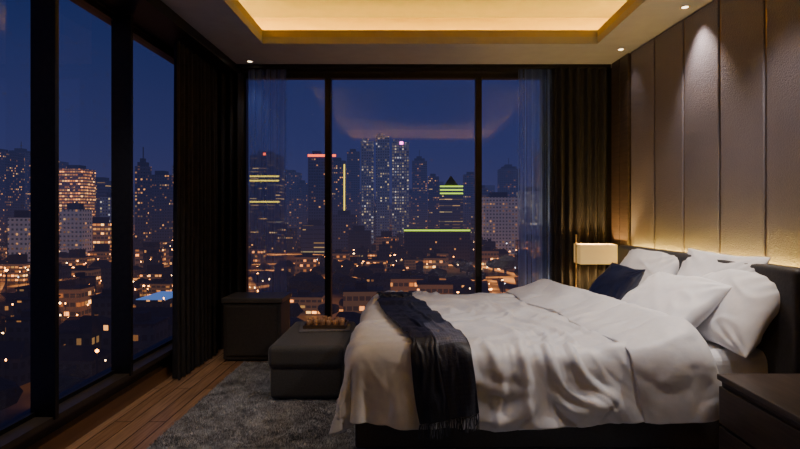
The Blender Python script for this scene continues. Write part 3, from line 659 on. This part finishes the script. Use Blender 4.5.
ng=N(m_street.node_tree,'ShaderNodeTexNoise'); ng.inputs['Scale'].default_value=.07; tcs=N(m_street.node_tree,'ShaderNodeTexCoord'); m_street.node_tree.links.new(tcs.outputs['Object'],ng.inputs[0])
m_street.node_tree.links.new(MA(m_street.node_tree,'MULTIPLY',MA(m_street.node_tree,'POWER',ng.outputs[0],4.),11.0),pb.inputs['Emission Strength'])  # lamplight on the road surface painted as patchy emission
lamps_at=[]
for (x0,y0,x1,y1,wd_) in [(-180,215,-140,250,6),(-330,430,-180,215,8),(-420,560,-180,600,12),(-200,330,-110,250,9),(-120,430,60,400,8),(-60,230,-130,420,7),(60,400,40,230,7),(-20,640,220,600,12),(-260,450,-240,300,8)]:
    a=Vector((x0,y0,0)); b=Vector((x1,y1,0)); d=(b-a).normalized(); n=Vector((-d.y,d.x,0))*wd_/2; c=(a+b)/2; c.z=GZ+.02
    me=bpy.data.meshes.new('city_street'); me.from_pydata([tuple(a+n-Vector((c.x,c.y,0))),tuple(b+n-Vector((c.x,c.y,0))),tuple(b-n-Vector((c.x,c.y,0))),tuple(a-n-Vector((c.x,c.y,0)))],[],[(0,3,2,1)]); me.materials.append(m_street)
    o=link(bpy.data.objects.new('city_street',me)); o.location=c; tag(o,'city street with orange lamplight painted on as glow','street')
    L=(b-a).length; k=int(L/22)
    for i in range(k+1):
        q=a+d*(i*22+rnd.uniform(-3,3))+n*rnd.choice((1.3,-1.3))
        if all(abs(q.x-A_)>(c_+2)/2 or abs(q.y-b_)>(d_+2)/2 for A_,b_,c_,d_ in placed): lamps_at.append((q.x,q.y)); placed.append((q.x,q.y,16,16))
HM=[]; HD=[(13,10,7),(18,12,10),(10,10,15),(26,14,9)]
for k in range(4):
    w_,d_,h_=HD[k]
    bm=bmesh.new(); addbox(bm,-w_/2,w_/2,-d_/2,d_/2,0,h_); n0=len(bm.faces)
    if k in (0,3):
        r0=[bm.verts.new(p) for p in ((-w_/2-.6,-d_/2-.6,h_),(w_/2+.6,-d_/2-.6,h_),(w_/2+.6,d_/2+.6,h_),(-w_/2-.6,d_/2+.6,h_))]; t0=[bm.verts.new((-w_*.3,0,h_+3.2)),bm.verts.new((w_*.3,0,h_+3.2))]
        for f in ((r0[0],r0[1],t0[1],t0[0]),(r0[2],r0[3],t0[0],t0[1]),(r0[1],r0[2],t0[1]),(r0[3],r0[0],t0[0]),(r0[3],r0[2],r0[1],r0[0])): bm.faces.new(f)
    else:
        addbox(bm,-w_/2-.4,w_/2+.4,-d_/2-.4,d_/2+.4,h_,h_+.5); addbox(bm,-w_*.2,w_*.1,-d_*.2,d_*.2,h_+.5,h_+2.6)
    me=bpy.data.meshes.new('house'); bm.to_mesh(me); bm.free(); me.materials.append([F['low'],F['lowlit'],F['low'],F['low']][k]); me.materials.append(m_roof)
    for p in me.polygons: p.material_index=0 if p.index<n0 else 1
    HM.append(me)
def spot(lo,hi,side,w_,tries=14,clus=0):
    for _ in range(tries):
        Y=lo*(hi/lo)**rnd.random(); b_=rnd.uniform(-.84,-.40) if side else rnd.uniform(-.33,.31)
        if clus:
            n=noise.noise((b_*Y*.012,Y*.008,1.5))
            if n*clus<rnd.uniform(-.25,.22): continue
        if all(abs(b_*Y-a)>=(w_+c)/2 or abs(Y-b)>=(w_+d)/2 for a,b,c,d in placed): placed.append((b_*Y,Y,w_,w_)); return b_*Y,Y
    return None
for i in range(270):
    k=rnd.choices(range(4),[5,2.6,2,1.5])[0]; p=spot(*((160,800,True) if i<130 else (235,900,False)),max(HD[k][:2])*1.15,20,1)
    if not p: continue
    o=bpy.data.objects.new('house',HM[k]); o.location=(*p,GZ); o.rotation_euler=(0,0,rnd.uniform(-.08,.08)); o.scale=(1,1,rnd.uniform(.8,1.5)); link(o)
    tag(o,'low city building with lit windows among trees','building',group='low city buildings')
bm=bmesh.new(); bmesh.ops.create_icosphere(bm,subdivisions=2,radius=4.5)
for v in bm.verts: v.co*=1+.35*noise.noise(v.co*.4); v.co.z=v.co.z*.8+6.5
addbox(bm,-.4,.4,-.4,.4,0,4)
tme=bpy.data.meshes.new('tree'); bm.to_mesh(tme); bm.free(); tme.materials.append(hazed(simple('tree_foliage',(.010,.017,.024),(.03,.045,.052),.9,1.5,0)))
for i in range(300):
    s=rnd.uniform(.9,1.9); p=spot(*((120,420,True) if i<120 else (195,460,False)),s*12.5,14,-.6)
    if not p: continue
    o=bpy.data.objects.new('tree',tme); o.location=(*p,GZ); o.rotation_euler=(0,0,rnd.uniform(0,6)); o.scale=(s*1.1,s*1.1,s*.8); link(o)
    tag(o,'dark leafy tree between city buildings','tree',group='city trees')
LM=[]
for g_,r_ in (('orange',.7),('warm',.6),('white',.5)):
    bm=bmesh.new(); addbox(bm,-.15,.15,-.15,.15,0,14); n0=len(bm.faces)
    r=bmesh.ops.create_icosphere(bm,subdivisions=1,radius=r_)
    for v in r['verts']: v.co.z+=14.6
    me=bpy.data.meshes.new('street_lamp'); bm.to_mesh(me); bm.free(); me.materials.append(m_roof); me.materials.append(G[g_])
    for p in me.polygons: p.material_index=0 if p.index<n0 else 1
    LM.append(me)
for i in range(270):
    if i<len(lamps_at): p=lamps_at[i]
    else: p=spot(*((150,900,True) if i%2 else (200,1500,False)),1.8,25,2.2)
    if not p: continue
    o=bpy.data.objects.new('street_lamp',rnd.choices(LM,[7,3,.7])[0]); o.location=(*p,GZ); s=(.3+.8*rnd.random()**3)*(1+p[1]/800); o.scale=(s,s,rnd.uniform(.5,1)); link(o)
    tag(o,'tall street lamp glowing over the night city','street lamp',group='city street lamps')
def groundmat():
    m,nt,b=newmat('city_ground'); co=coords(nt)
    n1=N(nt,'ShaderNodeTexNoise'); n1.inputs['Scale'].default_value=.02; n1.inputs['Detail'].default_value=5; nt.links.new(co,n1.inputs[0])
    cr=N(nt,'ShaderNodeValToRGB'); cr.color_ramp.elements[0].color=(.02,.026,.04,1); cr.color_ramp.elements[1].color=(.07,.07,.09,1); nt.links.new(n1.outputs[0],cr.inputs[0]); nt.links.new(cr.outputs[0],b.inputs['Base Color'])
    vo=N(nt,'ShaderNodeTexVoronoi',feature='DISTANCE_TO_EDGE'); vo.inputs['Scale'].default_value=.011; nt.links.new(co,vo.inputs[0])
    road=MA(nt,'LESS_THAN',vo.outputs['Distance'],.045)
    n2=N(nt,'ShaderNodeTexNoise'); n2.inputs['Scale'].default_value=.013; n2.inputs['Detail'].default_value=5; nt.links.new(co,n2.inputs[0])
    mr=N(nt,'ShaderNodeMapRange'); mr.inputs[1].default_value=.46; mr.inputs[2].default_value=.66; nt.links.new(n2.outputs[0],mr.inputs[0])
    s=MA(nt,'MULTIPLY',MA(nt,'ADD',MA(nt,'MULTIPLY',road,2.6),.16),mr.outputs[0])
    b.inputs['Emission Color'].default_value=(1,.33,.06,1); nt.links.new(s,b.inputs['Emission Strength'])  # street light on the ground painted as orange emission
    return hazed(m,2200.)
bm=bmesh.new(); addbox(bm,-5000,5000,20,6000,GZ-2,GZ)
tag(fin('city_ground',bm,groundmat()),'dark city ground with orange street glow painted on','ground',st)
print('total',round(time.time()-T0,1),len(bpy.data.objects))
